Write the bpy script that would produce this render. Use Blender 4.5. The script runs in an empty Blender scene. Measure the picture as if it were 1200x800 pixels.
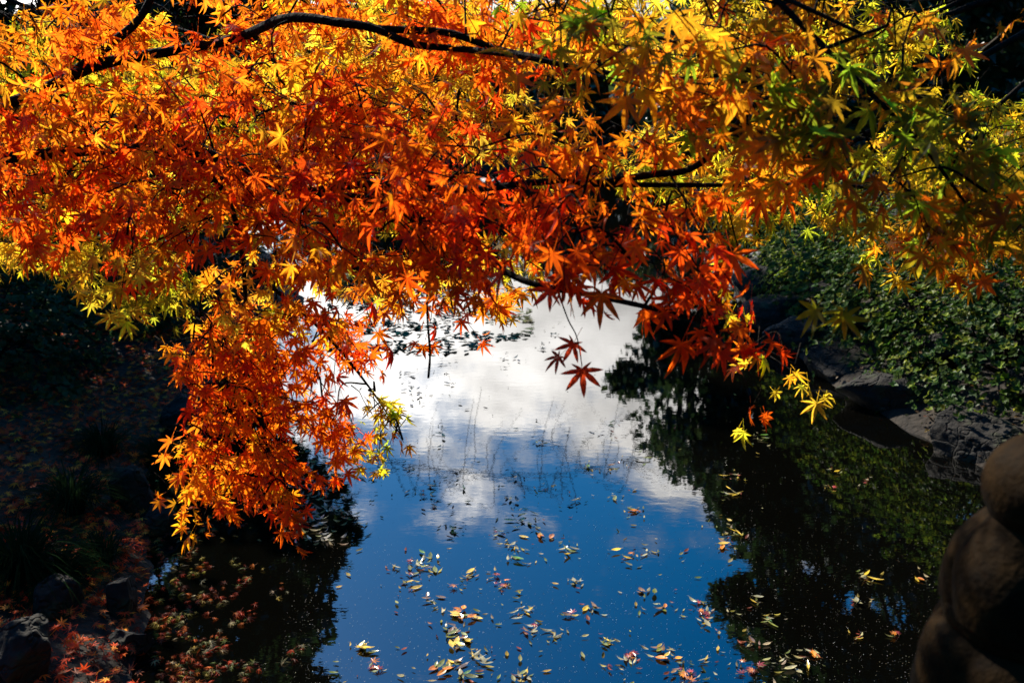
import bpy, math, random
import numpy as np
from mathutils import Vector, noise as mnoise
R = math.radians
rng = np.random.default_rng(7)
random.seed(7)
sc = bpy.context.scene
COL = sc.collection

# ------------------------------------------------------------------ camera, sky, sun, exposure
CAM_Z, PITCH, LENS = 2.5, R(15.2), 35.0
cd = bpy.data.cameras.new('camera')
cam = bpy.data.objects.new('camera', cd); COL.objects.link(cam)
cam.location = (0, 0, CAM_Z); cam.rotation_euler = (R(90) - PITCH, 0, 0)
cd.lens = LENS; cd.sensor_width = 36; cd.clip_start = .05; cd.clip_end = 3000
cd.dof.use_dof = True; cd.dof.focus_distance = 3.2; cd.dof.aperture_fstop = 6.3
sc.camera = cam

SUN_EL, SUN_AZ = R(40), R(-35)          # azimuth from +Y towards +X
SUN_DIR = Vector((math.sin(SUN_AZ) * math.cos(SUN_EL), math.cos(SUN_AZ) * math.cos(SUN_EL), math.sin(SUN_EL)))
sd = bpy.data.lights.new('sun', 'SUN'); sun = bpy.data.objects.new('sun', sd); COL.objects.link(sun)
sd.energy = 5.0; sd.angle = R(.5); sd.color = (1, .93, .80)
sun.rotation_euler = (-SUN_DIR).to_track_quat('-Z', 'Y').to_euler()

w = bpy.data.worlds.new('World'); sc.world = w; w.use_nodes = True
nt = w.node_tree; nt.nodes.clear()
def WN(t, **k):
    n = nt.nodes.new(t)
    for a, b in k.items(): setattr(n, a, b)
    return n
def wmath(op, a, b=None, clamp=False):
    n = WN('ShaderNodeMath', operation=op, use_clamp=clamp)
    for i, v in enumerate((a, b)):
        if v is None: continue
        if isinstance(v, (int, float)): n.inputs[i].default_value = v
        else: nt.links.new(v, n.inputs[i])
    return n.outputs[0]
sky = WN('ShaderNodeTexSky'); sky.sky_type = 'NISHITA'; sky.sun_disc = False
sky.sun_elevation = SUN_EL; sky.sun_rotation = SUN_AZ; sky.ozone_density = 4; sky.dust_density = .3; sky.air_density = 1.2
bg = WN('ShaderNodeBackground'); bg.inputs[1].default_value = .108
hs = WN('ShaderNodeHueSaturation'); hs.inputs['Saturation'].default_value = 1.5; nt.links.new(sky.outputs[0], hs.inputs['Color']); nt.links.new(hs.outputs[0], bg.inputs[0])
tc = WN('ShaderNodeTexCoord'); sep = WN('ShaderNodeSeparateXYZ'); nt.links.new(tc.outputs['Generated'], sep.inputs[0])
mp = WN('ShaderNodeMapping'); mp.inputs['Scale'].default_value = (1, 1, 1.9); mp.inputs['Location'].default_value = (.3, 0, .1)
nt.links.new(tc.outputs['Generated'], mp.inputs[0])
ns = WN('ShaderNodeTexNoise'); ns.inputs['Scale'].default_value = 7.5; ns.inputs['Detail'].default_value = 12; ns.inputs['Roughness'].default_value = .62
nt.links.new(mp.outputs[0], ns.inputs['Vector'])
# clouds bank up low in the sky and break up above about 22 degrees
zz = wmath('ADD', sep.outputs[2], wmath('MULTIPLY', sep.outputs[0], -.22))
thr = WN('ShaderNodeMapRange'); nt.links.new(zz, thr.inputs[0])
thr.inputs[1].default_value = .32; thr.inputs[2].default_value = .51; thr.inputs[3].default_value = .22; thr.inputs[4].default_value = -.16
den = wmath('ADD', wmath('SUBTRACT', ns.outputs[0], .5), thr.outputs[0])
msk = WN('ShaderNodeMapRange'); msk.interpolation_type = 'SMOOTHSTEP'; nt.links.new(den, msk.inputs[0])
msk.inputs[1].default_value = -.02; msk.inputs[2].default_value = .23; msk.inputs[3].default_value = 0; msk.inputs[4].default_value = 1
dot = WN('ShaderNodeVectorMath', operation='DOT_PRODUCT'); nt.links.new(tc.outputs['Generated'], dot.inputs[0]); dot.inputs[1].default_value = SUN_DIR
pw = wmath('POWER', wmath('MAXIMUM', dot.outputs['Value'], 0.0), 5.0)
n2 = WN('ShaderNodeTexNoise'); n2.inputs['Scale'].default_value = 13; n2.inputs['Detail'].default_value = 8; n2.inputs['Roughness'].default_value = .6; nt.links.new(mp.outputs[0], n2.inputs['Vector'])
cst = wmath('ADD', wmath('MULTIPLY', pw, 5.6), .02)
cst = wmath('MULTIPLY', cst, wmath('MULTIPLY', wmath('ADD', wmath('MULTIPLY', msk.outputs[0], .75), .25), wmath('ADD', wmath('MULTIPLY', n2.outputs[0], 1.5), .1)))
cbg = WN('ShaderNodeBackground'); cbg.inputs[0].default_value = (1, .97, .93, 1); nt.links.new(cst, cbg.inputs[1])
mix = WN('ShaderNodeMixShader'); nt.links.new(msk.outputs[0], mix.inputs[0]); nt.links.new(bg.outputs[0], mix.inputs[1]); nt.links.new(cbg.outputs[0], mix.inputs[2])
wo = WN('ShaderNodeOutputWorld'); nt.links.new(mix.outputs[0], wo.inputs[0])

sc.view_settings.view_transform = 'Standard'; sc.view_settings.look = 'None'
sc.view_settings.exposure = 1.15; sc.view_settings.gamma = 1; sc.view_settings.use_curve_mapping = False
sc.render.engine = 'CYCLES'; sc.cycles.use_denoising = True
sc.cycles.max_bounces = 8; sc.cycles.diffuse_bounces = 3; sc.cycles.transmission_bounces = 4
sc.cycles.caustics_reflective = False; sc.cycles.caustics_refractive = False
sc.cycles.sample_clamp_indirect = 6

# ------------------------------------------------------------------ photo measurements -> metres
FPX = LENS / 36 * 1200
cp, sp = math.cos(PITCH), math.sin(PITCH)
def pray(px, py):
    x, y = (px - 600) / FPX, (400 - py) / FPX
    return np.array([x, cp + y * sp, -sp + y * cp])
def P(px, py, d): return np.array([0, 0, CAM_Z]) + d * pray(px, py)
def on_z(px, py, z=0.0):
    r = pray(px, py); t = (z - CAM_Z) / r[2]
    return np.array([0, 0, CAM_Z]) + t * r

# ------------------------------------------------------------------ helpers
def tag(o, label=None, cat=None, group=None, kind=None):
    if label: o['label'] = label
    if cat: o['category'] = cat
    if group: o['group'] = group
    if kind: o['kind'] = kind
    return o
def empty(name, loc=(0, 0, 0)):
    o = bpy.data.objects.new(name, None); o.location = loc; o.empty_display_size = .1; COL.objects.link(o); return o
def make_mesh(name, V, F, mat, C=None, smooth=False):
    me = bpy.data.meshes.new(name)
    V = np.asarray(V, np.float32); F = np.asarray(F, np.int32); k = F.shape[1]
    me.vertices.add(len(V)); me.vertices.foreach_set('co', V.ravel())
    me.loops.add(F.size); me.loops.foreach_set('vertex_index', F.ravel())
    me.polygons.add(len(F)); me.polygons.foreach_set('loop_start', np.arange(0, F.size, k, dtype=np.int32))
    me.update(calc_edges=True)
    me.polygons.foreach_set('use_smooth', np.full(len(F), bool(smooth)))
    if C is not None:
        a = me.color_attributes.new('tint', 'FLOAT_COLOR', 'POINT')
        a.data.foreach_set('color', np.c_[C, np.ones(len(C))].astype(np.float32).ravel())
    me.validate()
    if mat: me.materials.append(mat)
    return me
def obj(name, geo, mat, parent=None, smooth=False):
    V, F = geo[0], geo[1]; C = geo[2] if len(geo) > 2 else None
    if parent is not None: V = np.asarray(V) - np.array(parent.matrix_basis.translation)
    o = bpy.data.objects.new(name, make_mesh(name, V, F, mat, C, smooth)); COL.objects.link(o)
    if parent is not None: o.parent = parent
    return o
def join(gs):
    Vs, Fs, Cs, n = [], [], [], 0
    for g in gs:
        Vs.append(g[0]); Fs.append(np.asarray(g[1]) + n); n += len(g[0])
        if len(g) > 2: Cs.append(g[2])
    out = [np.concatenate(Vs), np.concatenate(Fs)]
    if Cs: out.append(np.concatenate(Cs))
    return out
def smooth_line(pts, n=6):
    p = np.asarray(pts, float)
    if len(p) < 3: return np.array([p[0] + (p[-1] - p[0]) * t for t in np.linspace(0, 1, n + 1)])
    q = np.vstack([2 * p[0] - p[1], p, 2 * p[-1] - p[-2]]); out = []
    for i in range(1, len(q) - 2):
        for t in np.linspace(0, 1, n, endpoint=False):
            a, b, c, d = q[i - 1], q[i], q[i + 1], q[i + 2]
            out.append(.5 * (2 * b + (c - a) * t + (2 * a - 5 * b + 4 * c - d) * t * t + (3 * b - a - 3 * c + d) * t ** 3))
    out.append(q[-2]); return np.array(out)
def tube(p, r0, r1, sides=8, bump=0.0):
    p = np.asarray(p, float); n = len(p)
    t = np.gradient(p, axis=0); t /= np.linalg.norm(t, axis=1)[:, None] + 1e-9
    ref = np.array([0, 0, 1.0]) if abs(t[0][2]) < .9 else np.array([1.0, 0, 0])
    V = []; rad = np.linspace(r0, r1, n) if np.isscalar(r1) else np.asarray(r1)
    for i in range(n):
        u = np.cross(t[i], ref); u /= np.linalg.norm(u) + 1e-9; v = np.cross(t[i], u); ref = np.cross(u, t[i])
        rr = rad[i] * (1 + bump * rng.normal(size=sides) if bump else 1)
        a = np.arange(sides) / sides * 2 * math.pi
        V.append(p[i] + (np.cos(a) * rr)[:, None] * u + (np.sin(a) * rr)[:, None] * v)
    V = np.concatenate(V); F = []
    for i in range(n - 1):
        for j in range(sides):
            a, b = i * sides + j, i * sides + (j + 1) % sides
            F += [(a, b, b + sides), (a, b + sides, a + sides)]
    for j in range(1, sides - 1):
        F.append((0, j + 1, j)); e = (n - 1) * sides; F.append((e, e + j, e + j + 1))
    return [V, np.array(F)]
def unit(a):
    a = np.asarray(a, float); return a / (np.linalg.norm(a, axis=-1, keepdims=True) + 1e-9)
def scatter(tmpl, pos, T, N, s, col, curl=None, vary=False):
    """many leaves of one template: pos, tip direction, normal, size, colour"""
    V0, F0 = tmpl; m = len(V0); n = len(pos)
    T = unit(T); B = unit(np.cross(T, N)); N = np.cross(B, T)
    z = V0[:, 2][None, :] * (np.ones(n) if curl is None else curl)[:, None]
    X0 = np.repeat(V0[:, 0][None, :], n, 0)
    if vary:                                             # every blade its own width, fold, skew and a twist of the lobes
        X0 = X0 * rng.uniform(.78, 1.12, n)[:, None] + V0[:, 1][None, :] * rng.normal(0, .07, n)[:, None]
        z = z + np.abs(V0[:, 0])[None, :] * rng.normal(.05, .32, n)[:, None] + (V0[:, 0] * V0[:, 1])[None, :] * rng.normal(0, .35, n)[:, None]
    V = pos[:, None, :] + s[:, None, None] * (X0[:, :, None] * B[:, None, :] + V0[:, 1][None, :, None] * T[:, None, :] + z[:, :, None] * N[:, None, :])
    F = (F0[None] + (np.arange(n) * m)[:, None, None]).reshape(-1, 3)
    C = np.repeat(col, m, axis=0)
    if vary:                                             # greener heart and browner tips, stronger on some leaves
        r = np.tile(np.clip(np.hypot(V0[:, 0], V0[:, 1]), 0, 1), n)[:, None]; g_ = np.repeat(rng.uniform(0, 1, n) ** 4, m)[:, None]; b_ = np.repeat((rng.uniform(0, 1, n) < .22) * rng.uniform(.3, .8, n), m)[:, None]
        heart = np.clip(C * np.array([.65, 1.4, 1.2]), 0, .95); C = C * (1 - g_ * (1 - r) ** 1.3) + heart * g_ * (1 - r) ** 1.3
        k = b_ * np.clip(r * 3 - 2, 0, 1); C = C * (1 - k) + np.array([.20, .08, .02]) * k
    return [V.reshape(-1, 3), F, C]

# leaf templates: x across, y to the tip, z along the normal; unit = centre to tip
def maple_template(detail=True, droop=.28):
    lobes = [(-124, .44), (-83, .78), (-41, .97), (0, 1.06), (41, .97), (83, .78), (124, .44)]
    V = [(0, 0, 0)]; F = []
    def pt(a, r, z=0):
        a = math.radians(a); x, y = r * math.sin(a), r * math.cos(a)
        return (x, y, z - droop * r * r)
    sin_a = [-160, -101, -60, -20, 20, 60, 101, 160]; sin_r = [.09, .21, .25, .27, .27, .25, .21, .09]
    si = []
    for a, r in zip(sin_a, sin_r): si.append(len(V)); V.append(pt(a, r, .02))
    for k, (a, L) in enumerate(lobes):
        tip = len(V); V.append(pt(a, L))
        if not detail:
            l = len(V); V.append(pt(a - 11, L * .52, .03)); r = len(V); V.append(pt(a + 11, L * .52, .03))
            F += [(0, si[k], l), (0, l, tip), (0, tip, r), (0, r, si[k + 1])]; continue
        m1 = len(V); V.append(pt(a, L * .52, -.02))
        l = len(V); V.append(pt(a - 14, L * .47, .035)); r = len(V); V.append(pt(a + 14, L * .47, .035))
        l2 = len(V); V.append(pt(a - 5, L * .78, .02)); r2 = len(V); V.append(pt(a + 5, L * .78, .02))
        F += [(0, si[k], l), (0, l, m1), (m1, l, l2), (m1, l2, tip), (m1, tip, r2), (m1, r2, r), (0, m1, r), (0, r, si[k + 1])]
    s = len(V); V += [(-.012, 0, 0), (.012, 0, 0), (.010, -.85, .22), (-.010, -.85, .22)]
    F += [(s, s + 1, s + 2), (s, s + 2, s + 3)]
    return np.array(V), np.array(F)
def oval_template(wid=.42, fold=.10, curl=.16, n=5):
    V, F = [], []
    for i in range(n + 1):
        t = i / n; h = wid * math.sin(math.pi * min(1, t ** .85 * .97 + .015)) ** .8
        z = curl * (t - .5) ** 2 * 4
        V += [(-h, t * 2 - 1, z + fold * h * 2), (0, t * 2 - 1, z), (h, t * 2 - 1, z + fold * h * 2)]
    for i in range(n):
        a = i * 3
        for j in (0, 1): F += [(a + j, a + j + 1, a + j + 4), (a + j, a + j + 4, a + j + 3)]
    s = len(V); V += [(-.02, -1, curl), (.02, -1, curl), (.015, -1.45, curl + .05), (-.015, -1.45, curl + .05)]
    F += [(s, s + 1, s + 2), (s, s + 2, s + 3)]
    return np.array(V, float), np.array(F)
MAPLE, MAPLE_S = maple_template(), maple_template(False)
def simple_leaf(wid=.36, fold=.12):
    return (np.array([(0, 0, 0), (-wid, .5, fold), (0, .55, 0), (wid, .5, fold), (0, 1, -.08)], float),
            np.array([(0, 2, 1), (0, 3, 2), (1, 2, 4), (2, 3, 4)]))
LEAF = simple_leaf()

# ------------------------------------------------------------------ materials
def mat_new(name):
    m = bpy.data.materials.new(name); m.use_nodes = True; m.node_tree.nodes.clear(); return m, m.node_tree
def leaf_mat(name, trans=.6, gloss=.06, rough=.4, source='attr', refl_gain=.7, trans_gain=1.0, hue_shift=None, var=.25, vscale=60):
    m, t = mat_new(name); N = t.nodes.new; L = t.links.new
    if source == 'attr':
        a = N('ShaderNodeAttribute'); a.attribute_name = 'tint'; c = a.outputs['Color']
    else:
        a = N('ShaderNodeObjectInfo'); c = a.outputs['Color']
    # blotches of wear inside the blade
    g = N('ShaderNodeNewGeometry'); nz = N('ShaderNodeTexNoise'); nz.inputs['Scale'].default_value = vscale; nz.inputs['Detail'].default_value = 3
    L(g.outputs['Position'], nz.inputs['Vector'])
    mr = N('ShaderNodeMapRange'); mr.inputs[1].default_value = .3; mr.inputs[2].default_value = .7; mr.inputs[3].default_value = 1 - var; mr.inputs[4].default_value = 1 + var
    L(nz.outputs[0], mr.inputs[0])
    vm = N('ShaderNodeVectorMath'); vm.operation = 'SCALE'; L(c, vm.inputs[0]); L(mr.outputs[0], vm.inputs['Scale'])
    def gain(k):
        v = N('ShaderNodeVectorMath'); v.operation = 'SCALE'; L(vm.outputs[0], v.inputs[0]); v.inputs['Scale'].default_value = k; return v.outputs[0]
    df = N('ShaderNodeBsdfDiffuse'); L(gain(refl_gain), df.inputs[0])
    tr = N('ShaderNodeBsdfTranslucent'); L(gain(trans_gain), tr.inputs[0])
    m1 = N('ShaderNodeMixShader'); m1.inputs[0].default_value = trans; L(df.outputs[0], m1.inputs[1]); L(tr.outputs[0], m1.inputs[2])
    gl = N('ShaderNodeBsdfGlossy'); gl.inputs['Roughness'].default_value = rough; gl.inputs[0].default_value = (.9, .9, .9, 1)
    m2 = N('ShaderNodeMixShader'); m2.inputs[0].default_value = gloss; L(m1.outputs[0], m2.inputs[1]); L(gl.outputs[0], m2.inputs[2])
    o = N('ShaderNodeOutputMaterial'); L(m2.outputs[0], o.inputs[0]); return m
def noise_mat(name, c1, c2, scale=8, rough=.9, bump=.4, detail=8, c3=None, bscale=None, spec=.3, dist=.02):
    m, t = mat_new(name); N = t.nodes.new; L = t.links.new
    g = N('ShaderNodeTexCoord'); nz = N('ShaderNodeTexNoise'); nz.inputs['Scale'].default_value = scale; nz.inputs['Detail'].default_value = detail; nz.inputs['Roughness'].default_value = .65
    L(g.outputs['Object'], nz.inputs['Vector'])
    cr = N('ShaderNodeValToRGB'); cr.color_ramp.elements[0].position = .35; cr.color_ramp.elements[1].position = .68
    cr.color_ramp.elements[0].color = (*c1, 1); cr.color_ramp.elements[1].color = (*c2, 1)
    if c3: e = cr.color_ramp.elements.new(.52); e.color = (*c3, 1)
    L(nz.outputs[0], cr.inputs[0])
    b = N('ShaderNodeBsdfPrincipled'); L(cr.outputs[0], b.inputs['Base Color']); b.inputs['Roughness'].default_value = rough; b.inputs['Specular IOR Level'].default_value = spec
    n2 = N('ShaderNodeTexNoise'); n2.inputs['Scale'].default_value = bscale or scale * 3; n2.inputs['Detail'].default_value = 8; L(g.outputs['Object'], n2.inputs['Vector'])
    bp = N('ShaderNodeBump'); bp.inputs['Strength'].default_value = bump; bp.inputs['Distance'].default_value = dist; L(n2.outputs[0], bp.inputs['Height']); L(bp.outputs[0], b.inputs['Normal'])
    o = N('ShaderNodeOutputMaterial'); L(b.outputs[0], o.inputs[0]); return m
M_MAPLE = leaf_mat('maple_leaf', trans=.84, gloss=.008, rough=.5, refl_gain=.4, trans_gain=1.0)
M_GREEN = leaf_mat('evergreen_leaf', trans=.35, gloss=.05, rough=.35, refl_gain=.9, trans_gain=1.2)
M_SHRUB = leaf_mat('shrub_leaf', trans=.45, gloss=.012, rough=.45, refl_gain=1.2, trans_gain=1.5)
M_LITTER = leaf_mat('dead_leaf', trans=.25, gloss=.012, rough=.45, refl_gain=1)
M_FLOAT = leaf_mat('wet_leaf', trans=.15, gloss=.10, rough=.22, source='obj', refl_gain=1, var=.45, vscale=45)
M_BLADE = leaf_mat('grass_blade', trans=.3, gloss=.0, rough=.35)
M_SPECK = leaf_mat('pale_speck', trans=.3, gloss=.0)
M_BARK = noise_mat('bark', (.006, .0045, .0035), (.020, .015, .011), scale=24, bump=1.0, spec=.05)
M_BARKT = noise_mat('tree_bark', (.02, .016, .012), (.07, .055, .042), scale=5, bump=.8)
M_GROUND = noise_mat('soil', (.008, .006, .004), (.03, .021, .013), scale=3.2, bump=.9, c3=(.017, .012, .008), bscale=14, dist=.05)
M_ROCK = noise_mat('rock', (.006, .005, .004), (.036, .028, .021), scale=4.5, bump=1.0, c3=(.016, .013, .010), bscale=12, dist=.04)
def crack(m, scale, depth, moss):
    t = m.node_tree; N = t.nodes.new; L = t.links.new; g = N('ShaderNodeTexCoord'); b = [n for n in t.nodes if n.type == 'BSDF_PRINCIPLED'][0]; bp = [n for n in t.nodes if n.type == 'BUMP'][0]
    w_ = N('ShaderNodeTexNoise'); w_.inputs['Scale'].default_value = scale * 1.5; L(g.outputs['Object'], w_.inputs['Vector'])
    ad = N('ShaderNodeVectorMath'); ad.operation = 'MULTIPLY_ADD'; L(w_.outputs['Color'], ad.inputs[0]); ad.inputs[1].default_value = (.35, .35, .35); L(g.outputs['Object'], ad.inputs[2])
    v = N('ShaderNodeTexVoronoi'); v.feature = 'DISTANCE_TO_EDGE'; v.inputs['Scale'].default_value = scale; L(ad.outputs[0], v.inputs['Vector'])
    mr = N('ShaderNodeMapRange'); mr.inputs[2].default_value = .06; L(v.outputs[0], mr.inputs[0])
    b2 = N('ShaderNodeBump'); b2.inputs['Strength'].default_value = .9; b2.inputs['Distance'].default_value = depth; L(mr.outputs[0], b2.inputs['Height']); L(bp.outputs[0], b2.inputs['Normal']); L(b2.outputs[0], b.inputs['Normal'])
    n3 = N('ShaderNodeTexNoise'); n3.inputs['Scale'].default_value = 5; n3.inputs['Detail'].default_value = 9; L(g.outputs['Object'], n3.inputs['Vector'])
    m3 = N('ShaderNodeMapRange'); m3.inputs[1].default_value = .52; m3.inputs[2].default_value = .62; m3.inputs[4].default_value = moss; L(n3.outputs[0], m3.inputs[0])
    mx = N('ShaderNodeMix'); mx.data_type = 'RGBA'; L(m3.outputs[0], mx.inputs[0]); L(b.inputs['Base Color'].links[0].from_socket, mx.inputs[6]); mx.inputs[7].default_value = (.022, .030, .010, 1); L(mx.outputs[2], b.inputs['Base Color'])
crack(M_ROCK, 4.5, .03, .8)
M_POST = noise_mat('weathered_stone', (.0035, .0018, .0005), (.019, .0095, .0022), scale=30, bump=.8, rough=.75, spec=.04, bscale=140, dist=.003)
[n for n in M_POST.node_tree.nodes if n.type == 'BSDF_PRINCIPLED'][0].inputs['Metallic'].default_value = 0

def water_mat():
    m, t = mat_new('pond_water'); N = t.nodes.new; L = t.links.new
    g = N('ShaderNodeNewGeometry')
    def nz(scale, detail, st=(1, 1, 1)):
        mpn = N('ShaderNodeMapping'); mpn.inputs['Scale'].default_value = st; L(g.outputs['Position'], mpn.inputs[0])
        n = N('ShaderNodeTexNoise'); n.inputs['Scale'].default_value = scale; n.inputs['Detail'].default_value = detail; L(mpn.outputs[0], n.inputs['Vector']); return n.outputs[0]
    ripple, film, murk = nz(9, 3, (1, 1.7, 1)), nz(1.3, 9), nz(.7, 5)
    bp = N('ShaderNodeBump'); bp.inputs['Strength'].default_value = .03; bp.inputs['Distance'].default_value = .008; L(ripple, bp.inputs['Height'])
    b = N('ShaderNodeBsdfPrincipled'); b.inputs['IOR'].default_value = 2.1; L(bp.outputs[0], b.inputs['Normal'])
    cr = N('ShaderNodeValToRGB'); cr.color_ramp.elements[0].color = (.0006, .0006, .0004, 1); cr.color_ramp.elements[1].color = (.0016, .0015, .001, 1); L(murk, cr.inputs[0])
    L(cr.outputs[0], b.inputs['Base Color'])
    mr = N('ShaderNodeMapRange'); mr.inputs[1].default_value = .45; mr.inputs[2].default_value = .75; mr.inputs[3].default_value = .0; mr.inputs[4].default_value = .02; L(film, mr.inputs[0]); L(mr.outputs[0], b.inputs['Roughness'])
    o = N('ShaderNodeOutputMaterial'); L(b.outputs[0], o.inputs[0]); return m
M_WATER = water_mat()

# ------------------------------------------------------------------ ground and pond
POND = np.array([(-1.2, -8), (-1.45, 2.6), (-1.6, 3.7), (-1.85, 4.6), (-2.15, 5.4), (-2.5, 6.4), (-2.6, 7.4), (-2.35, 9), (-2.25, 10.6), (-3, 13), (-5, 17), (-6, 24), (-3, 28),
                 (3, 28), (6, 24), (5, 17), (3.3, 13), (2.85, 11.3), (2.55, 9.2), (2.65, 7.8), (2.95, 6.4), (3.4, 5), (3.8, 3), (3.8, -8)], float)
def pond_sd(x, y):
    """signed distance to the pond edge, negative on the water"""
    x, y = np.asarray(x, float), np.asarray(y, float); best = np.full(x.shape, 1e9); ins = np.zeros(x.shape, bool)
    for i in range(len(POND)):
        a, b = POND[i - 1], POND[i]; e = b - a; L = e @ e
        t = np.clip(((x - a[0]) * e[0] + (y - a[1]) * e[1]) / L, 0, 1)
        best = np.minimum(best, np.hypot(x - a[0] - t * e[0], y - a[1] - t * e[1]))
        c = (a[1] > y) != (b[1] > y)
        with np.errstate(divide='ignore', invalid='ignore'):
            ins ^= c & (x < (b[0] - a[0]) * (y - a[1]) / (b[1] - a[1] + 1e-12) + a[0])
    return np.where(ins, -best, best)
def wob(x, y): return .5 * np.sin(1.7 * x + 2.3 * y) + .3 * np.sin(3.9 * x - 2.9 * y + 1) + .2 * np.sin(7.1 * x + 5.3 * y + 2)
def ground_z(x, y):
    d = pond_sd(x, y); steep = np.where(np.asarray(x) < 0, .34, .42); top = np.where(np.asarray(x) < 0, 1.0, .95)
    up = top * (1 - np.exp(-np.maximum(d, 0) * steep / top)) + .03 + .06 * wob(np.asarray(x), np.asarray(y)) * np.clip(d, 0, 1)
    return np.where(d > 0, np.maximum(up, .015), np.maximum(d * .6, -1.2) - .01)
xs = np.concatenate([[-900, -300, -100, -50, -30, -20, -15], np.arange(-12, 12.01, .16), [15, 20, 30, 50, 100, 300, 900]])
ys = np.concatenate([[-400, -100, -40, -20, -10, -6], np.arange(-3, 31, .16), [33, 38, 50, 100, 300, 1500]])
X, Y = np.meshgrid(xs, ys); Z = ground_z(X, Y); nx, ny = len(xs), len(ys)
idx = np.arange(nx * ny).reshape(ny, nx)
q = np.stack([idx[:-1, :-1], idx[:-1, 1:], idx[1:, 1:], idx[1:, :-1]], -1).reshape(-1, 4)
tag(obj('ground', [np.stack([X, Y, Z], -1).reshape(-1, 3), q], M_GROUND, smooth=True), 'dark bare soil sloping down to the pond', kind='structure')
gx, gy = np.linspace(-14, 14, 29), np.linspace(-9, 33, 43); X, Y = np.meshgrid(gx, gy); idx = np.arange(X.size).reshape(X.shape)
q = np.stack([idx[:-1, :-1], idx[:-1, 1:], idx[1:, 1:], idx[1:, :-1]], -1).reshape(-1, 4)
tag(obj('water', [np.stack([X, Y, X * 0], -1).reshape(-1, 3), q], M_WATER, smooth=True), 'still pond water mirroring clouds and blue sky', kind='structure')

# ------------------------------------------------------------------ evergreen trees on the banks
def pal(colors, n, jit=.18):
    c = np.array(colors)[rng.integers(0, len(colors), n)] * np.exp(rng.normal(0, jit, (n, 1))) * np.exp(rng.normal(0, .07, (n, 3))); return np.clip(c, 0, .98)
DG = [(.022, .050, .016), (.030, .065, .020), (.045, .080, .024), (.018, .042, .018)]
def tree(name, label, cat, x, y, h, crown_r, z0, n, cols, size=.10, clumps=46, group=None, fill=.85, trunk_r=.16, cr=.55, flat=1.0, taper=.35):
    gz = float(ground_z(np.array([x]), np.array([y]))[0])
    t = empty(name, (x, y, gz)); tag(t, label, cat, group)
    base = np.array([x, y, gz - .15]); top = np.array([x + rng.normal(0, .25), y + rng.normal(0, .25), h * .82])
    tr = smooth_line([base, base * .6 + top * .4 + rng.normal(0, .12, 3), base * .3 + top * .7 + rng.normal(0, .12, 3), top], 5)
    cz, rz = (z0 + h) / 2, (h - z0) / 2
    cen = []
    while len(cen) < clumps:
        v = rng.normal(size=3); v = v / np.linalg.norm(v) * rng.uniform(.35, 1) ** .6 * fill
        k = 1 - taper * max(v[2], 0)
        cen.append((x + v[0] * crown_r * k, y + v[1] * crown_r * k, cz + v[2] * rz))
    cen = np.array(cen)
    wood = [tube(tr, trunk_r, .03, 9, .05)]
    for c in cen[::2]:
        f = np.clip((c[2] - gz) / h * .8 - .08, .18, .95); b = tr[int(f * (len(tr) - 1))]
        mid = (b + c) / 2 + np.array([0, 0, -.1]) + rng.normal(0, .12, 3)
        wood.append(tube(smooth_line([b, mid, c], 4), trunk_r * .28, .012, 5))
    obj('trunk', join(wood), M_BARKT, t, True)
    which = rng.integers(0, clumps, n); rad = (cr * rng.uniform(.6, 1.3, clumps))[which]
    off = rng.normal(size=(n, 3)); off = off / np.linalg.norm(off, axis=1)[:, None] * (rng.uniform(0, 1, n) ** .45)[:, None]
    pos = cen[which] + off * rad[:, None] * np.array([1, 1, .65 * flat])
    T = off + rng.normal(0, .7, (n, 3)) + np.array([0, 0, -.25]); N = rng.normal(0, .7, (n, 3)) + np.array([0, 0, .9])
    g = scatter(LEAF, pos, T, N, size * rng.uniform(.6, 1.25, n), pal(cols, n))
    obj('crown', g, M_GREEN, t); return t
G_T = 'trees around the pond'
tree('evergreen_tree', 'tall dense evergreen tree leaning over the water beyond the rock edge', 'tree', 5.3, 13.2, 9.5, 2.6, .5, 30000, DG, .19, 70, G_T)
tree('evergreen_tree', 'dark evergreen tree behind the azalea bank', 'tree', 7.2, 9.6, 9, 2.8, .8, 24000, DG, .18, 64, G_T)
tree('evergreen_tree', 'dark evergreen tree at the outer edge of the azalea bank', 'tree', 8.2, 6.4, 8.5, 2.6, .8, 16000, DG, .18, 54, G_T)
tree('evergreen_tree', 'evergreen tree standing behind the tall leaning evergreen', 'tree', 7.6, 16.5, 10, 2.8, .6, 18000, DG, .19, 54, G_T)
tree('evergreen_tree', 'broad dark evergreen tree at the waterside behind the hanging orange leaves', 'tree', -5.2, 11.6, 5.8, 2.9, .8, 30000, DG, .18, 84, G_T, fill=.95, taper=-.1)
tree('evergreen_tree', 'dark evergreen tree standing above the leaf littered bank', 'tree', -6.2, 8.4, 5.6, 2.0, .8, 7000, DG, .17, 58, G_T)
tree('evergreen_tree', 'dark evergreen tree beyond the broad waterside evergreen', 'tree', -6.4, 20.5, 14.3, 3.4, 3.5, 30000, DG, .24, 64, G_T)  # height and place set to throw shade on the rock edge
tree('evergreen_tree', 'dark evergreen tree over the grass tufts on the shaded bank', 'tree', -6.8, 4.6, 5.6, 2.6, 1.0, 5000, DG, .17, 54, G_T)
for x, y, lab in [(-5.5, -3.5, 'unseen evergreen tree added to block sky behind the bridge above the littered bank'), (5.6, -3.5, 'unseen evergreen tree added to block sky behind the bridge on the rocky side'), (-1.8, -10, 'unseen evergreen tree added to block sky up the pond'), (2.6, -11, 'unseen spreading evergreen tree added to block sky upstream of the bridge')]:
    tree('evergreen_tree', lab, 'tree', x, y, 9, 3.2, .8, 7000, DG, .3, 54, G_T, cr=.8)  # out of view behind the camera, added to cut sky light
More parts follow.
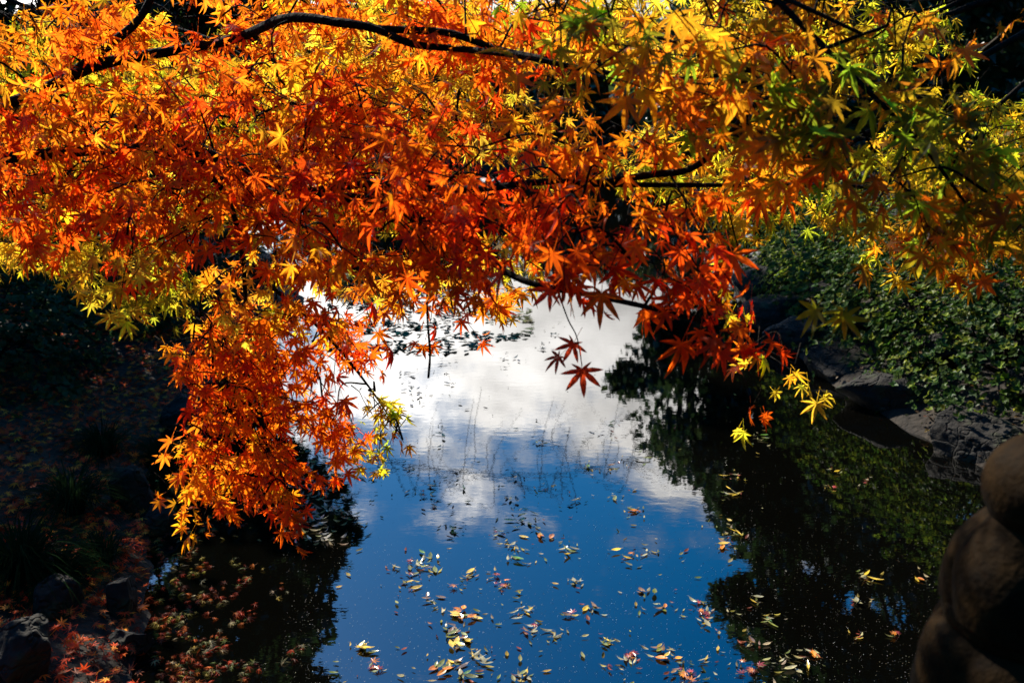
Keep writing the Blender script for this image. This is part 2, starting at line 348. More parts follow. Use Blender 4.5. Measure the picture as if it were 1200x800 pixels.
tree('waterside_tree', 'low spreading tree dipping to the water at the end of the rock edge', 'tree', 3.35, 14.6, 4.7, 1.85, .4, 17000, DG, .15, 46, G_T, trunk_r=.08, cr=.5)
OL = [(.045, .065, .02), (.065, .08, .022), (.035, .055, .02)]
for (x, y, h, r, lab) in [(-4.6, 30.5, 5.2, 2.6, 'round olive green bush tree on the far shore'), (-1.6, 31.5, 4.6, 2.4, 'low thin olive tree on the far shore'), (1.4, 31, 4.0, 2.4, 'lowest olive bush on the far shore'), (-3.1, 33.5, 4.8, 2.8, 'olive bush tree in the second row on the far shore'), (3.2, 33.5, 4.6, 2.8, 'bush tree behind the lowest olive bush'),
                          (5.0, 30.5, 4.8, 2.6, 'dark bush tree on the far shore below the tall evergreens'), (-8.5, 28, 6.5, 3, 'tall bush tree where the pond bends away'), (8.8, 26, 6.5, 3, 'tall bush tree beyond the leaning evergreen')]:
    tree('far_tree', lab, 'tree', x, y, h, r, .2, 8000, OL, .22, 44, 'trees on the far shore', cr=.6)

# bare drooping tree: its hanging twigs mirror as faint strokes in the bright water
bt = empty('bare_tree', (-8.2, 25.5, .2)); tag(bt, 'bare tree with thin hanging twigs where the pond bends away', 'tree')
b0 = np.array([-8.2, 25.5, .1]); tl = smooth_line([b0, b0 + (.4, -.6, 3.5), b0 + (2.2, -2.5, 5.2), b0 + (5.4, -4.0, 6.1), b0 + (8.8, -4.6, 6.2), b0 + (11, -4.8, 5.7)], 7)
obj('trunk', tube(tl, .13, np.r_[np.linspace(.13, .03, 15), np.linspace(.026, .006, len(tl) - 15)], 8, .05), M_BARKT, bt, True)
tw = []
for k in range(46):
    a = tl[rng.integers(17, len(tl))]; e = a + np.array([rng.normal(.2, .6), rng.normal(0, .8), rng.uniform(.0, .5)]); hang = rng.uniform(.8, 2.2)
    tw.append(tube(smooth_line([a, e, e + (rng.normal(0, .25), rng.normal(0, .2), -hang * .5), e + (rng.normal(.15, .3), rng.normal(0, .3), -hang)], 5), .010, .004, 4))
obj('branches', join(tw), M_BARKT, bt, True)

# ------------------------------------------------------------------ rocks
def rock_geo(seed, sx, sy, sz, sub=5, rough=.30):
    bm_n = 18; V = []; F = []
    import bmesh
    bm = bmesh.new(); bmesh.ops.create_icosphere(bm, subdivisions=sub, radius=1)
    o = Vector((seed * 3.7, seed * 1.3, seed * 7.1))
    pl = [Vector(rng.normal(size=3)).normalized() for _ in range(11)]; pd = rng.uniform(.5, .85, 11)
    for v in bm.verts:
        c = v.co.copy()
        for n_, d_ in zip(pl, pd):                       # cleaved facets
            k = c.dot(n_)
            if k > d_: c -= n_ * (k - d_) * .97
        c *= 1 + rough * .45 * mnoise.fractal(c * 1.6 + o, 1, 2, 5) 
        v.co = Vector((c.x * sx, c.y * sy, c.z * sz))
    bm.verts.ensure_lookup_table(); V = np.array([v.co[:] for v in bm.verts]); F = np.array([[v.index for v in f.verts] for f in bm.faces]); bm.free()
    return V, F
def rock(label, loc, s, rz, seed, group, name='rock'):
    V, F = rock_geo(seed, *s); c, s_ = math.cos(rz), math.sin(rz)
    V = np.c_[V[:, 0] * c - V[:, 1] * s_, V[:, 0] * s_ + V[:, 1] * c, V[:, 2]]
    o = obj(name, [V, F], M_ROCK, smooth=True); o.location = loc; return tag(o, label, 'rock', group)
RG = 'rocks edging the azalea bank'
right = [(3.0, 11.9, .08, .42, .36, .34, 'pale topped rock at the far end of the rock edge'), (2.82, 10.9, .12, .45, .5, .42, 'big dark rock second from the far end of the rock edge'),
         (3.3, 11.2, .4, .5, .4, .3, 'upper rock behind the far end of the rock edge'), (2.72, 9.9, .10, .42, .5, .36, 'dark slab rock dipping into the water below the azaleas'),
         (2.68, 9.0, .05, .40, .46, .30, 'low wet rock at the narrowest part of the water'), (3.15, 9.6, .38, .45, .5, .26, 'flat topped rock above the dark slab'),
         (2.75, 8.15, .06, .34, .44, .30, 'grey flat rock in the middle of the rock edge'), (3.2, 8.5, .36, .46, .42, .28, 'broad grey rock tucked under the azaleas'),
         (2.92, 7.3, .05, .40, .48, .34, 'reddish brown rock at the water below the sunlit azaleas'), (3.35, 7.5, .4, .42, .4, .26, 'small upper rock beside the sunlit azaleas'),
         (3.15, 6.35, .05, .42, .52, .36, 'long dark rock nearer the stone post'), (3.6, 6.6, .38, .42, .4, .26, 'dark upper rock nearer the stone post'),
         (3.5, 5.3, .04, .45, .5, .36, 'dark rock beside the stone post'), (3.85, 4.2, .04, .5, .55, .4, 'nearest dark rock hidden by the stone post')]
for i, (x, y, z, a, b, c, lab) in enumerate(right): rock(lab, (x, y, z), (a * (.8 if z < .2 else .55), b * (.85 if z < .2 else .6), c * (.75 if z < .2 else .5)), rng.uniform(0, 3), i + 1, RG)
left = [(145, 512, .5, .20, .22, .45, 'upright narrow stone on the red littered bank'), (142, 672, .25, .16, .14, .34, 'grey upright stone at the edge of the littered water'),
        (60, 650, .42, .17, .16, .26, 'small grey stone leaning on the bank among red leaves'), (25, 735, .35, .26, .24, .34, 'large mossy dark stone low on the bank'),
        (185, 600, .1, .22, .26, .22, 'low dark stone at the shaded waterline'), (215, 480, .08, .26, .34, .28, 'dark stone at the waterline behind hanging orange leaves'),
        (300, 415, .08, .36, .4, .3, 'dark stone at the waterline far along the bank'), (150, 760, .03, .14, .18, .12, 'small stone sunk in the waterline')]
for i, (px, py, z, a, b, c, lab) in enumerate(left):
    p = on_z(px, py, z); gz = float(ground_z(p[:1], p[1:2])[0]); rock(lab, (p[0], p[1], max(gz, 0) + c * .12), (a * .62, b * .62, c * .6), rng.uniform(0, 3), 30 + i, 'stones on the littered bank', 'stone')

# ------------------------------------------------------------------ azalea shrubs
def shrub(label, x, y, r, h, n, cols, group, name='azalea_shrub', ls=.038):
    gz = float(ground_z(np.array([x]), np.array([y]))[0]); t = empty(name, (x, y, gz)); tag(t, label, 'shrub', group)
    # shoots end on an uneven mound; each carries a whorl of leaves
    a = rng.uniform(0, 2 * math.pi, n); e = np.arcsin(rng.uniform(-.35, 1, n)); d = np.c_[np.cos(e) * np.cos(a), np.cos(e) * np.sin(a), np.sin(e)]
    lum = np.array([mnoise.noise(Vector(v) * 2.6 + Vector((x, y, r))) for v in d]); lum2 = np.array([mnoise.noise(Vector(v) * 7 + Vector((y, x, r))) for v in d])
    rr = (.84 + .42 * lum + .2 * lum2) * rng.uniform(.74, 1.04, n) ** 1.0
    tip = np.array([x, y, gz + .05]) + d * rr[:, None] * np.array([r, r * 1.1, h])
    up = unit(d * .7 + np.array([0, 0, .7]) + rng.normal(0, .25, (n, 3)))
    k = 6; pos = np.repeat(tip, k, 0); upr = np.repeat(up, k, 0)
    rad = rng.normal(size=(n * k, 3)); rad -= (rad * upr).sum(1)[:, None] * upr; rad = unit(rad)
    T = upr * .55 + rad; N = upr - rad * .45 + rng.normal(0, .15, (n * k, 3))
    col = np.repeat(pal(cols, n, .22), k, 0)
    obj('foliage', scatter(LEAF, pos - upr * .01, T, N, ls * rng.uniform(.7, 1.3, n * k), col), M_SHRUB, t)
    st = []
    for j in range(40):
        b = np.array([x + rng.normal(0, .08), y + rng.normal(0, .08), gz - .05]); q_ = tip[rng.integers(0, n)]
        st.append(tube(smooth_line([b, b * .5 + q_ * .5 + rng.normal(0, .04, 3), q_], 4), .011, .003, 4))
    obj('stems', join(st), M_BARK, t, True); return t
AZ = [(.03, .06, .009), (.045, .08, .010), (.022, .05, .008), (.035, .065, .009), (.14, .17, .016)]
AG = 'azaleas above the rock edge'
for x, y, r, h, n, lab in [(3.5, 8.4, 1.05, 1.2, 3000, 'large sunlit azalea above the middle of the rock edge'), (3.75, 7.1, 1.05, 1.2, 3000, 'yellow green sunlit azalea beside the long dark rock'),
                           (3.35, 9.9, 1.0, 1.2, 2600, 'dense azalea above the dark slab rock'), (3.55, 11.5, .95, 1.15, 2200, 'farthest azalea at the end of the rock edge'), (5.1, 9.2, 1.25, 2.1, 2800, 'taller azalea behind the sunlit ones'),
                           (5.4, 7.4, 1.2, 2.0, 2600, 'azalea under the dark evergreens'), (4.15, 5.8, 1.0, 1.05, 2400, 'shaded azalea just above the stone post'), (5.0, 11.4, 1.2, 2.1, 2200, 'shaded azalea under the leaning evergreen'),
                           (4.9, 4.3, .9, .8, 1800, 'nearest azalea partly hidden by the stone post'), (5.5, 5.9, 1.1, 1.6, 2200, 'tall azalea behind the shaded one above the stone post')]:
    shrub(lab, x, y, r, h, n, AZ, AG)
for x, y, r, h, lab in [(4.6, 16.8, 1.5, 1.5, 'evergreen shrub under the tall evergreens where the pond widens'), (6.6, 19.5, 1.9, 1.9, 'large evergreen shrub far along the azalea side'), (7.2, 13.5, 1.7, 1.8, 'evergreen shrub between the trunks behind the azaleas'), (7.4, 23.5, 2, 2.2, 'evergreen shrub near the far end of the pond'), (-5.9, 15.5, 1.7, 1.6, 'evergreen shrub far along the shaded side'), (-7, 20, 2, 2, 'big evergreen shrub where the shaded side bends away')]:
    shrub(lab, x, y, r, h, 1500, [(.02, .045, .014), (.03, .06, .018)], 'shrubs along the far banks', 'evergreen_shrub', .09)
SH = [(.02, .045, .014), (.03, .06, .018)]
for x, y, r, h, n, lab in [(-3.9, 7.0, .95, .9, 1700, 'dark shrub in deep shade behind the grass tufts'), (-4.6, 5.6, .9, .9, 1500, 'dark shrub in deep shade at the edge of the picture'), (-3.6, 8.8, .9, .9, 1600, 'dark shrub overhanging the shaded waterline'),
                           (-4.75, 9.9, 1.1, 1.7, 1900, 'tall dark shrub hiding the trunk of the waterside evergreen'), (-3.4, 10.6, .9, .8, 1500, 'dark shrub at the far bend of the shaded shore')]:
    shrub(lab, x, y, r, h, n, SH, 'shrubs in the shade', 'evergreen_shrub', .045)

# ------------------------------------------------------------------ grass tufts on the shaded bank
def tuft(label, px, py, z, n, L):
    p = on_z(px, py, z); x, y = p[0], p[1]; gz = float(ground_z(np.array([x]), np.array([y]))[0]); V, F, C = [], [], []
    m = 6
    for i in range(n):
        a = rng.uniform(0, 2 * math.pi); d = np.array([math.cos(a), math.sin(a), 0]); s = np.array([-d[1], d[0], 0]); l = L * rng.uniform(.6, 1.15); lean = rng.uniform(.25, 1)
        c = np.array([.012, .026, .009]) * math.exp(rng.normal(0, .25)); b = np.array([x, y, gz]) + d * rng.uniform(0, .07) + rng.normal(0, .015, 3) * (1, 1, 0); o = len(V)
        for k in range(m):
            t = k / (m - 1); wd = .0035 * (1 - t) ** .6 + .0004
            q_ = b + d * l * lean * (t * .35 + .65 * t * t) + np.array([0, 0, l * (1.05 * t - (.35 + .75 * lean) * t * t)])
            V += [q_ - s * wd, q_ + s * wd]; C += [c, c]
        for k in range(m - 1): e = o + 2 * k; F += [(e, e + 1, e + 3), (e, e + 3, e + 2)]
    V = np.array(V); o = obj('grass_tuft', [V - (x, y, gz), np.array(F), np.array(C)], M_BLADE); o.location = (x, y, gz)
    tag(o, label, 'grass tuft', 'arching grass tufts on the shaded bank')
for a in [('big arching grass tuft at the shaded edge of the bank', 10, 560, .7, 420, .55), ('grass tuft beside the upright narrow stone', 185, 480, .35, 330, .45), ('grass tuft in front of the shaded bank stones', 60, 610, .5, 300, .36),
          ('dim grass tuft highest on the bank', 70, 470, .8, 320, .5), ('small grass tuft among red leaves', 110, 590, .42, 200, .3), ('grass tuft at the foot of the dark shrub', 110, 430, .7, 260, .45)]: tuft(*a)

# ------------------------------------------------------------------ fallen leaves on the bank: past counting
n = 18000
bx_, by_ = rng.uniform(-5.2, -1.2, n), rng.uniform(2.2, 9.5, n) ** 1.0; d = pond_sd(bx_, by_)
keep = (d > -.02) & (rng.uniform(0, 1, n) < np.clip(1.15 - d * .28, .25, 1)); bx_, by_ = bx_[keep], by_[keep]; n = len(bx_)
RL = [(.62, .07, .015), (.52, .06, .015), (.68, .15, .02), (.36, .045, .015), (.2, .05, .02), (.72, .27, .03)]
N = rng.normal(0, .35, (n, 3)) + (0, 0, 1); T = rng.normal(0, 1, (n, 3)) * (1, 1, .3)
g = scatter(MAPLE_S, np.c_[bx_, by_, ground_z(bx_, by_) + rng.uniform(.008, .05, n)], T, N, rng.uniform(.026, .046, n), pal(RL, n, .3), rng.uniform(-.8, 1.6, n))
tag(obj('fallen_leaves', g, M_LITTER), 'carpet of fallen red maple leaves on the shaded bank', 'leaf litter', kind='stuff')

n = 3600
bx_, by_ = rng.uniform(2.4, 6, n), rng.uniform(4, 13, n); d = pond_sd(bx_, by_); k = (d > 0) & (d < 1.6); bx_, by_ = bx_[k], by_[k]; n = len(bx_)
g = scatter(LEAF, np.c_[bx_, by_, ground_z(bx_, by_) + rng.uniform(.005, .04, n)], rng.normal(0, 1, (n, 3)) * (1, 1, .3), rng.normal(0, .4, (n, 3)) + (0, 0, 1), rng.uniform(.03, .065, n), pal([(.10, .06, .03), (.06, .035, .02), (.15, .09, .03), (.05, .05, .02)], n, .3), rng.uniform(-1, 2, n))
tag(obj('fallen_leaves', g, M_LITTER), 'brown leaf litter between the rocks and the azaleas', 'leaf litter', kind='stuff')

# ------------------------------------------------------------------ the maples
PAL = {'R': [(.86, .07, .005), (.90, .12, .006), (.76, .045, .005), (.92, .18, .006)], 'O': [(.90, .18, .006), (.92, .25, .008), (.85, .12, .005), (.93, .33, .012)],
       'Y': [(.94, .52, .02), (.95, .62, .03), (.92, .42, .015), (.80, .62, .05)], 'G': [(.26, .30, .012), (.40, .24, .010), (.62, .19, .008), (.15, .26, .014), (.84, .20, .008), (.30, .34, .016)],
       'YG': [(.74, .58, .02), (.55, .50, .025), (.90, .56, .02), (.34, .38, .025), (.92, .40, .015)]}
PAL['RO'] = PAL['R'] + PAL['O']; PAL['OY'] = PAL['O'] + PAL['Y']; PAL['OG'] = PAL['O'] + PAL['G']; PAL['RY'] = PAL['R'] + PAL['OY']
class Spray:                                            # gathers leaves and twigs of one part
    def __init__(s): s.pos, s.T, s.N, s.s, s.c, s.tw = [], [], [], [], [], []
    def twig(s, base, d, L, size, palette, nodes=4):
        d = unit(d); side = unit(np.cross(d, (0, 0, 1)) + rng.normal(0, .25, 3)); pts = []; hue = pal(PAL[palette], 1)[0]
        for i in range(nodes + 1):
            t = i / nodes; pts.append(base + d * L * t + np.array([0, 0, -.28 * L * t * t]) + rng.normal(0, .006, 3))
        s.tw.append(tube(pts, .0017, .0008, 3))
        for i, p in enumerate(pts[1:], 1):
            for sg in ((-1, 1) if i < nodes else (-1, 1, 0)):
                if rng.uniform() < .12: continue
                o = unit(side * sg * rng.uniform(.7, 1.1) + d * rng.uniform(.3, .9) + rng.normal(0, .3, 3)); pet = size * rng.uniform(.55, 1.0)
                T = unit(o * .75 + np.array([0, 0, -rng.uniform(.35, 1.5)]) + rng.normal(0, .22, 3))
                N = np.array([0, -.25, .7]) + rng.normal(0, .68, 3)
                s.pos.append(p + o * pet * .7 + T * pet * .25); s.T.append(T); s.N.append(N); s.s.append(size * rng.choice([.45, .7, .85, 1.0, 1.2], p=[.1, .2, .28, .27, .15]))
                s.c.append(np.clip((hue * .6 + pal(PAL[palette], 1)[0] * .4) * np.array([1, math.exp(rng.normal(0, .15)), 1]), 0, .97))
    def blob(s, cx, cy, rx, ry, d, dd, cover, palette, size, link=None, drape=.2):
        lp = size * 1.7 * FPX / d; nl = cover * math.pi * rx * ry / (lp * lp * .098); ns = max(1, int(nl / 7.6)); hub = P(cx, cy, d)
        for _ in range(ns):
            a = rng.uniform(0, 6.283); q_ = math.sqrt(rng.uniform(0, 1)); px, py = cx + rx * q_ * math.cos(a), cy + ry * q_ * math.sin(a)
            b = P(px, py, d + rng.uniform(-dd, dd))
            dr = np.array([rng.normal(.35, .7), rng.normal(-.1, .6), rng.normal(-drape, .25)])
            L = rng.uniform(.14, .24) * size / .05; b0 = b - unit(dr) * L * .5
            s.twig(b0, dr, L, size, palette, int(rng.integers(3, 5)))
            if rng.uniform() < .35:
                h = hub + (b0 - hub) * rng.uniform(.1, .5) + rng.normal(0, .03, 3); s.tw.append(tube(smooth_line([h, (h + b0) / 2 + (0, 0, .03), b0], 3), .0028, .0016, 4))
        if link is not None:
            k = link[np.argmin(((link - hub) ** 2).sum(1))]
            s.tw.append(tube(smooth_line([k, (k + hub) / 2 + rng.normal(0, .03, 3) + (0, 0, .04), hub], 5),   .0028, .0014, 5))
    def build(s, name, parent, tmpl=MAPLE, label=None):
        n = len(s.pos); g = scatter(tmpl, np.array(s.pos), np.array(s.T), np.array(s.N), np.array(s.s), np.array(s.c), rng.uniform(-.4, 2.2, n), tmpl is MAPLE)
        o = obj(name, g, M_MAPLE, parent)
        if s.tw:
            k = obj('twigs', join(s.tw), M_BARK, parent, True); k.parent = o
        if label: o['label'] = label
        return o

mt = empty('maple_tree', (-3.0, 1.6, .75)); tag(mt, 'maple tree with red and orange leaves whose branches spread over the pond', 'tree', 'maples over the pond')
def branch(pts, r0, r1, bump=.03):
    line = smooth_line([P(*p) for p in pts], 7); obj('branch', tube(line, r0, r1, 8, bump), M_BARK, mt, True); return line
tb = np.array([(-3.0, 1.6, .6), (-2.9, 1.65, 1.2), (-2.75, 1.8, 1.8), P(-420, 230, 2.35)])
obj('trunk', tube(smooth_line(tb, 6), .12, .06, 10, .04), M_BARK, mt, True)
B = []
B.append(branch([(-420, 230, 2.35), (-200, 170, 2.4), (0, 125, 2.45), (105, 80, 2.5), (165, 66, 2.5), (270, 47, 2.45), (335, 22, 2.2), (400, 27, 2.1), (440, 34, 2.08), (485, 52, 2.06), (545, 58, 2.06), (610, 66, 1.92), (700, 84, 1.9), (800, 92, 1.9), (900, 80, 1.9)], .017, .003))
B.append(branch([(60, 105, 2.5), (125, 55, 2.5), (165, 20, 2.5), (220, -60, 2.45), (420, -120, 2.2), (700, -90, 1.9), (900, -10, 1.75), (1010, 40, 1.7)], .013, .003))
B.append(branch([(440, 34, 2.08), (520, 38, 2.06), (560, 50, 2.06), (585, 58, 2.05), (640, 70, 1.92)], .008, .006))
B.append(branch([(-300, 200, 2.37), (-60, 190, 2.4), (130, 175, 2.4), (230, 178, 2.35), (300, 205, 2.3), (340, 228, 2.25), (420, 232, 2.2), (470, 246, 2.1), (530, 272, 2.0), (605, 325, 1.85), (690, 345, 1.78), (780, 365, 1.75), (850, 388, 1.85), (932, 428, 2.08)], .015, .0025))
B.append(branch([(340, 228, 2.25), (440, 215, 2.1), (540, 222, 2.0), (640, 213, 1.95), (700, 216, 1.95), (800, 217, 1.95), (900, 217, 1.95), (1010, 219, 1.95), (1090, 235, 1.95)], .009, .0025))
B.append(branch([(690, 216, 1.95), (760, 205, 1.93), (815, 195, 1.9), (870, 140, 1.85), (915, 85, 1.8), (960, 60, 1.75), (1040, 30, 1.7)], .008, .003))
B.append(branch([(230, 178, 2.35), (270, 240, 2.4), (285, 310, 2.45), (290, 400, 2.5), (305, 480, 2.52), (320, 560, 2.5)], .008, .002))
B.append(branch([(470, 246, 2.1), (520, 290, 2.2), (560, 318, 2.3), (600, 322, 2.35)], .006, .003))
B.append(branch([(285, 310, 2.45), (370, 380, 2.5), (430, 450, 2.52), (470, 510, 2.52)], .006, .0015))
B.append(branch([(900, -10, 1.75), (1000, 90, 1.72), (1080, 170, 1.75), (1140, 250, 1.78)], .006, .0025))
B.append(branch([(820, 94, 1.95), (830, 100, 1.95), (960, 80, 1.9), (1060, 20, 1.9)], .005, .002))
LINK = np.concatenate(B)
def part(name, blobs, label=None, tmpl=MAPLE):
    for b in blobs:
        s = Spray(); s.blob(*b[:9], link=LINK, drape=b[9] if len(b) > 9 else .2); s.build(name, mt, tmpl, label)
S = .040
part('leaf_spray', [(60, 30, 120, 45, 2.5, .25, 1.4, 'O', S), (230, 15, 130, 35, 2.5, .25, 1.3, 'RO', S), (400, 5, 110, 26, 2.3, .2, 1.7, 'O', S), (560, 20, 110, 34, 2.2, .2, 1.9, 'RO', S), (660, 5, 90, 25, 2.1, .2, 1.4, 'OG', S)], 'orange leaves along the top limb')
part('leaf_spray', [(90, 140, 140, 60, 2.45, .25, 1.5, 'RO', S), (280, 130, 130, 65, 2.35, .25, 1.5, 'RO', S), (330, 110, 60, 45, 2.2, .1, .7, 'OY', S), (60, 110, 60, 45, 2.3, .1, .6, 'OY', S), (50, 220, 110, 50, 2.5, .2, 1.5, 'R', S), (220, 225, 130, 55, 2.4, .25, 1.5, 'RO', S), (150, 300, 45, 24, 2.2, .12, 1.4, 'OY', S, .5)], 'broad red orange mass nearest the trunk')
part('leaf_spray', [(390, 150, 100, 80, 2.25, .25, 1.5, 'RO', S), (510, 170, 100, 70, 2.0, .2, 1.2, 'R', S), (440, 250, 110, 55, 2.1, .2, 1.5, 'RO', S), (570, 235, 90, 50, 1.9, .2, 1.3, 'R', S), (350, 280, 60, 30, 2.3, .15, 1.2, 'RO', S)], 'deep red leaves over the middle of the pond')
part('leaf_spray', [(690, 170, 90, 50, 2.0, .2, 1.0, 'O', S * 1.12), (670, 252, 90, 34, 1.8, .15, 1.5, 'R', S * 1.12, .3), (765, 292, 80, 42, 1.75, .15, 1.7, 'R', S * 1.12, .4), (640, 300, 38, 18, 1.75, .1, 1.2, 'R', S * 1.12, .4), (818, 352, 50, 28, 1.78, .12, 1.5, 'R', S * 1.12, .5), (780, 260, 60, 40, 1.85, .15, 1.3, 'RO', S * 1.12)], 'large red leaves at the drooping end of the branch')
part('leaf_spray', [(300, 335, 65, 40, 2.45, .15, 1.6, 'OY', S * .9, .4), (265, 415, 60, 55, 2.5, .18, 1.7, 'RO', S * .9, .5), (365, 400, 55, 45, 2.5, .18, 1.5, 'RO', S * .9, .5), (300, 490, 80, 50, 2.5, .18, 1.7, 'RO', S * .9, .5), (235, 550, 42, 40, 2.5, .12, 1.4, 'O', S * .9, .6), (325, 565, 45, 38, 2.48, .12, 1.5, 'RO', S * .9, .6), (395, 475, 28, 30, 2.5, .1, 1.0, 'R', S * .9, .5)], 'orange curtain hanging down to the dark water')
part('leaf_spray', [(440, 455, 28, 14, 2.5, .08, 1.0, 'YG', S * .8, .4), (462, 500, 24, 30, 2.5, .08, .9, 'YG', S * .7, .6), (425, 490, 14, 20, 2.5, .08, .7, 'YG', S * .7, .6)], 'small yellow green leaves at the tip of the curtain')
part('leaf_spray', [(870, 312, 38, 10, 2.0, .08, 1.1, 'OY', S * .85, .3), (875, 408, 14, 9, 2.1, .04, .9, 'O', S * .85, .3), (900, 420, 20, 8, 2.1, .04, .9, 'Y', S * .85, .3), (932, 436, 20, 8, 2.1, .04, .9, 'Y', S * .85, .3)], 'yellow tips reaching out over the dark water')
part('leaf_spray', [(700, 55, 110, 55, 1.75, .15, 1.3, 'OG', S * 1.12), (840, 60, 110, 60, 1.7, .15, 1.3, 'OG', S * 1.12), (960, 110, 95, 65, 1.72, .15, 1.4, 'G', S * 1.12), (880, 170, 80, 45, 1.85, .15, 1.1, 'O', S * 1.12), (1060, 190, 90, 70, 1.75, .15, 1.4, 'G', S * 1.12), (1150, 250, 70, 60, 1.8, .15, 1.4, 'OG', S * 1.12), (1050, 55, 70, 40, 1.75, .12, 1.0, 'G', S * 1.12), (960, 10, 120, 25, 1.75, .12, 1.2, 'G', S * 1.12), (1190, 15, 30, 22, 1.9, .1, .9, 'O', S * 1.12)], 'shaded green and orange leaves overhead')
part('leaf_spray', [(500, -110, 500, 80, 2.3, .4, .22, 'OG', S), (900, -130, 260, 100, 2.3, .5, 1.4, 'G', S)], 'unseen leaves added overhead to shade the green and orange ones')  # out of view, added to keep the upper leaves in shade

# unseen leaf sprays added along the sun ray to shade the stone post
def proj(w_):
    q_ = np.asarray(w_) - (0, 0, CAM_Z); d_ = q_[1] * cp - q_[2] * sp; return 600 + q_[0] / d_ * FPX, 400 - (q_[1] * sp + q_[2] * cp) / d_ * FPX, d_
for dz, sl, r_, cv in [(-.20, 1.75, 50, 2.6), (-.36, 1.8, 60, 2.6), (-.13, 2.0, 36, 1.2)]:
    u_ = proj(P(1225, 562, 1.02) + (0, 0, dz) + np.array(SUN_DIR) * sl)
    part('leaf_spray', [(u_[0], u_[1], r_, r_, u_[2], .08, cv, 'O', S * 1.3)], 'unseen leaves added overhead to shade the green and orange ones')

# the two leaves dangling on a thin twig below the branch, and the bare hanging twig
def one_leaf(name, px, py, d, size, ang, col, tilt=(0, -1, .35)):
    T = np.array([math.sin(ang), -.15, -math.cos(ang)]); g = scatter(MAPLE, np.array([P(px, py, d)]), T[None], np.array([tilt], float), np.array([size]), np.array([col]), np.array([.8])); o = obj(name, g, M_MAPLE, mt); return o
dt = tube(smooth_line([P(655, 345, 1.8), P(666, 375, 1.8), P(676, 395, 1.8), P(682, 428, 1.8)], 5), .0014, .0009, 4); obj('dangling_twig', dt, M_BARK, mt, True)
one_leaf('dangling_leaf', 682, 433, 1.8, .052, .1, (.50, .05, .012))['label'] = 'lowest dark red leaf hanging alone over the bright water'
one_leaf('dangling_leaf', 672, 402, 1.82, .040, -.5, (.42, .04, .012), (.3, -1, .9))['label'] = 'dark red leaf just above the lowest hanging leaf'
one_leaf('dangling_leaf', 655, 418, 1.84, .036, -.9, (.42, .05, .012), (-.7, -.8, .9))
obj('hanging_twig', tube(smooth_line([P(498, 285, 2.3), P(500, 330, 2.3), P(501, 375, 2.3), P(504, 415, 2.3), P(502, 443, 2.3)], 5), .0022, .0028, 5, .12), M_BARK, mt, True)

def back_maple(label, base, hubs, blobs, group='maples over the pond'):
    t = empty('maple_tree', base); tag(t, label, 'tree', group); base = np.array(base)
    top = base + (0, 0, 1.9); wood = [tube(smooth_line([base - (0, 0, .15), base + (.05, 0, .9), top], 6), .10, .06, 9, .04)]; obj('trunk', wood[0], M_BARK, t, True)
    L = []
    for h in hubs:
        e = P(*h); ln = smooth_line([top - (0, 0, rng.uniform(0, .6)), top * .55 + e * .45 + (0, 0, .35), e], 8); L.append(ln); obj('branch', tube(ln, .028, .005, 6, .03), M_BARK, t, True)
    L = np.concatenate(L); s = Spray()
    for b in blobs: s.blob(*b[:6], b[6] * 1.5, *b[7:9], link=L, drape=b[9] if len(b) > 9 else .15)
    s.build('crown', t, MAPLE_S)
Q = .046
back_maple('yellow maple glowing behind the red one on the shaded bank', (-4.4, 4.5, .9), [(60, 280, 4), (250, 90, 4.2), (420, 60, 4.4), (120, 60, 4)],
           [(90, 270, 120, 42, 4.0, .4, 1.3, 'Y', Q), (170, 330, 60, 22, 4.1, .3, .9, 'YG', Q), (300, 90, 160, 60, 4.4, .5, 1.1, 'Y', Q), (110, 70, 120, 55, 4.2, .4, 1.1, 'YG', Q), (480, 60, 130, 55, 4.4, .5, 1.2, 'OY', Q), (620, 10, 120, 30, 4.4, .4, 1.2, 'OY', Q), (440, 5, 120, 22, 4.4, .4, 1.2, 'Y', Q), (350, 220, 120, 60, 4.3, .4, .9, 'Y', Q), (230, 190, 130, 60, 4.2, .4, 1.0, 'OY', Q), (40, 170, 90, 50, 4.1, .4, 1.0, 'OY', Q)])
back_maple('yellow green maple lit from behind above the azalea bank', (3.3, 4.3, .75), [(1100, 180, 3.6), (900, 230, 3.5), (780, 170, 3.6), (1000, 60, 3.7)],
           [(1110, 170, 100, 75, 3.6, .35, 1.1, 'YG', Q), (920, 235, 100, 28, 3.4, .3, 1.2, 'YG', Q), (790, 175, 75, 35, 3.6, .3, 1.1, 'YG', Q), (1120, 270, 80, 35, 3.3, .3, 1.1, 'OY', Q), (960, 30, 160, 45, 3.8, .4, .8, 'YG', Q), (760, 30, 140, 50, 3.8, .4, .7, 'Y', Q), (870, 200, 60, 35, 3.5, .3, .9, 'Y', Q)])
back_maple('bright orange yellow maple low over the middle of the pond', (-5.0, 6.6, .9), [(540, 340, 3.2), (420, 300, 3.4), (600, 160, 3.8)],
           [(545, 345, 50, 20, 3.0, .2, 1.2, 'RY', Q), (450, 320, 60, 25, 3.2, .25, 1.2, 'OY', Q), (570, 300, 50, 25, 3.2, .25, 1.0, 'Y', Q), (430, 130, 120, 60, 4.0, .4, .9, 'OY', Q), (600, 150, 100, 55, 3.9, .4, .6, 'OY', Q), (400, 360, 28, 18, 3.1, .2, .8, 'RO', Q)])

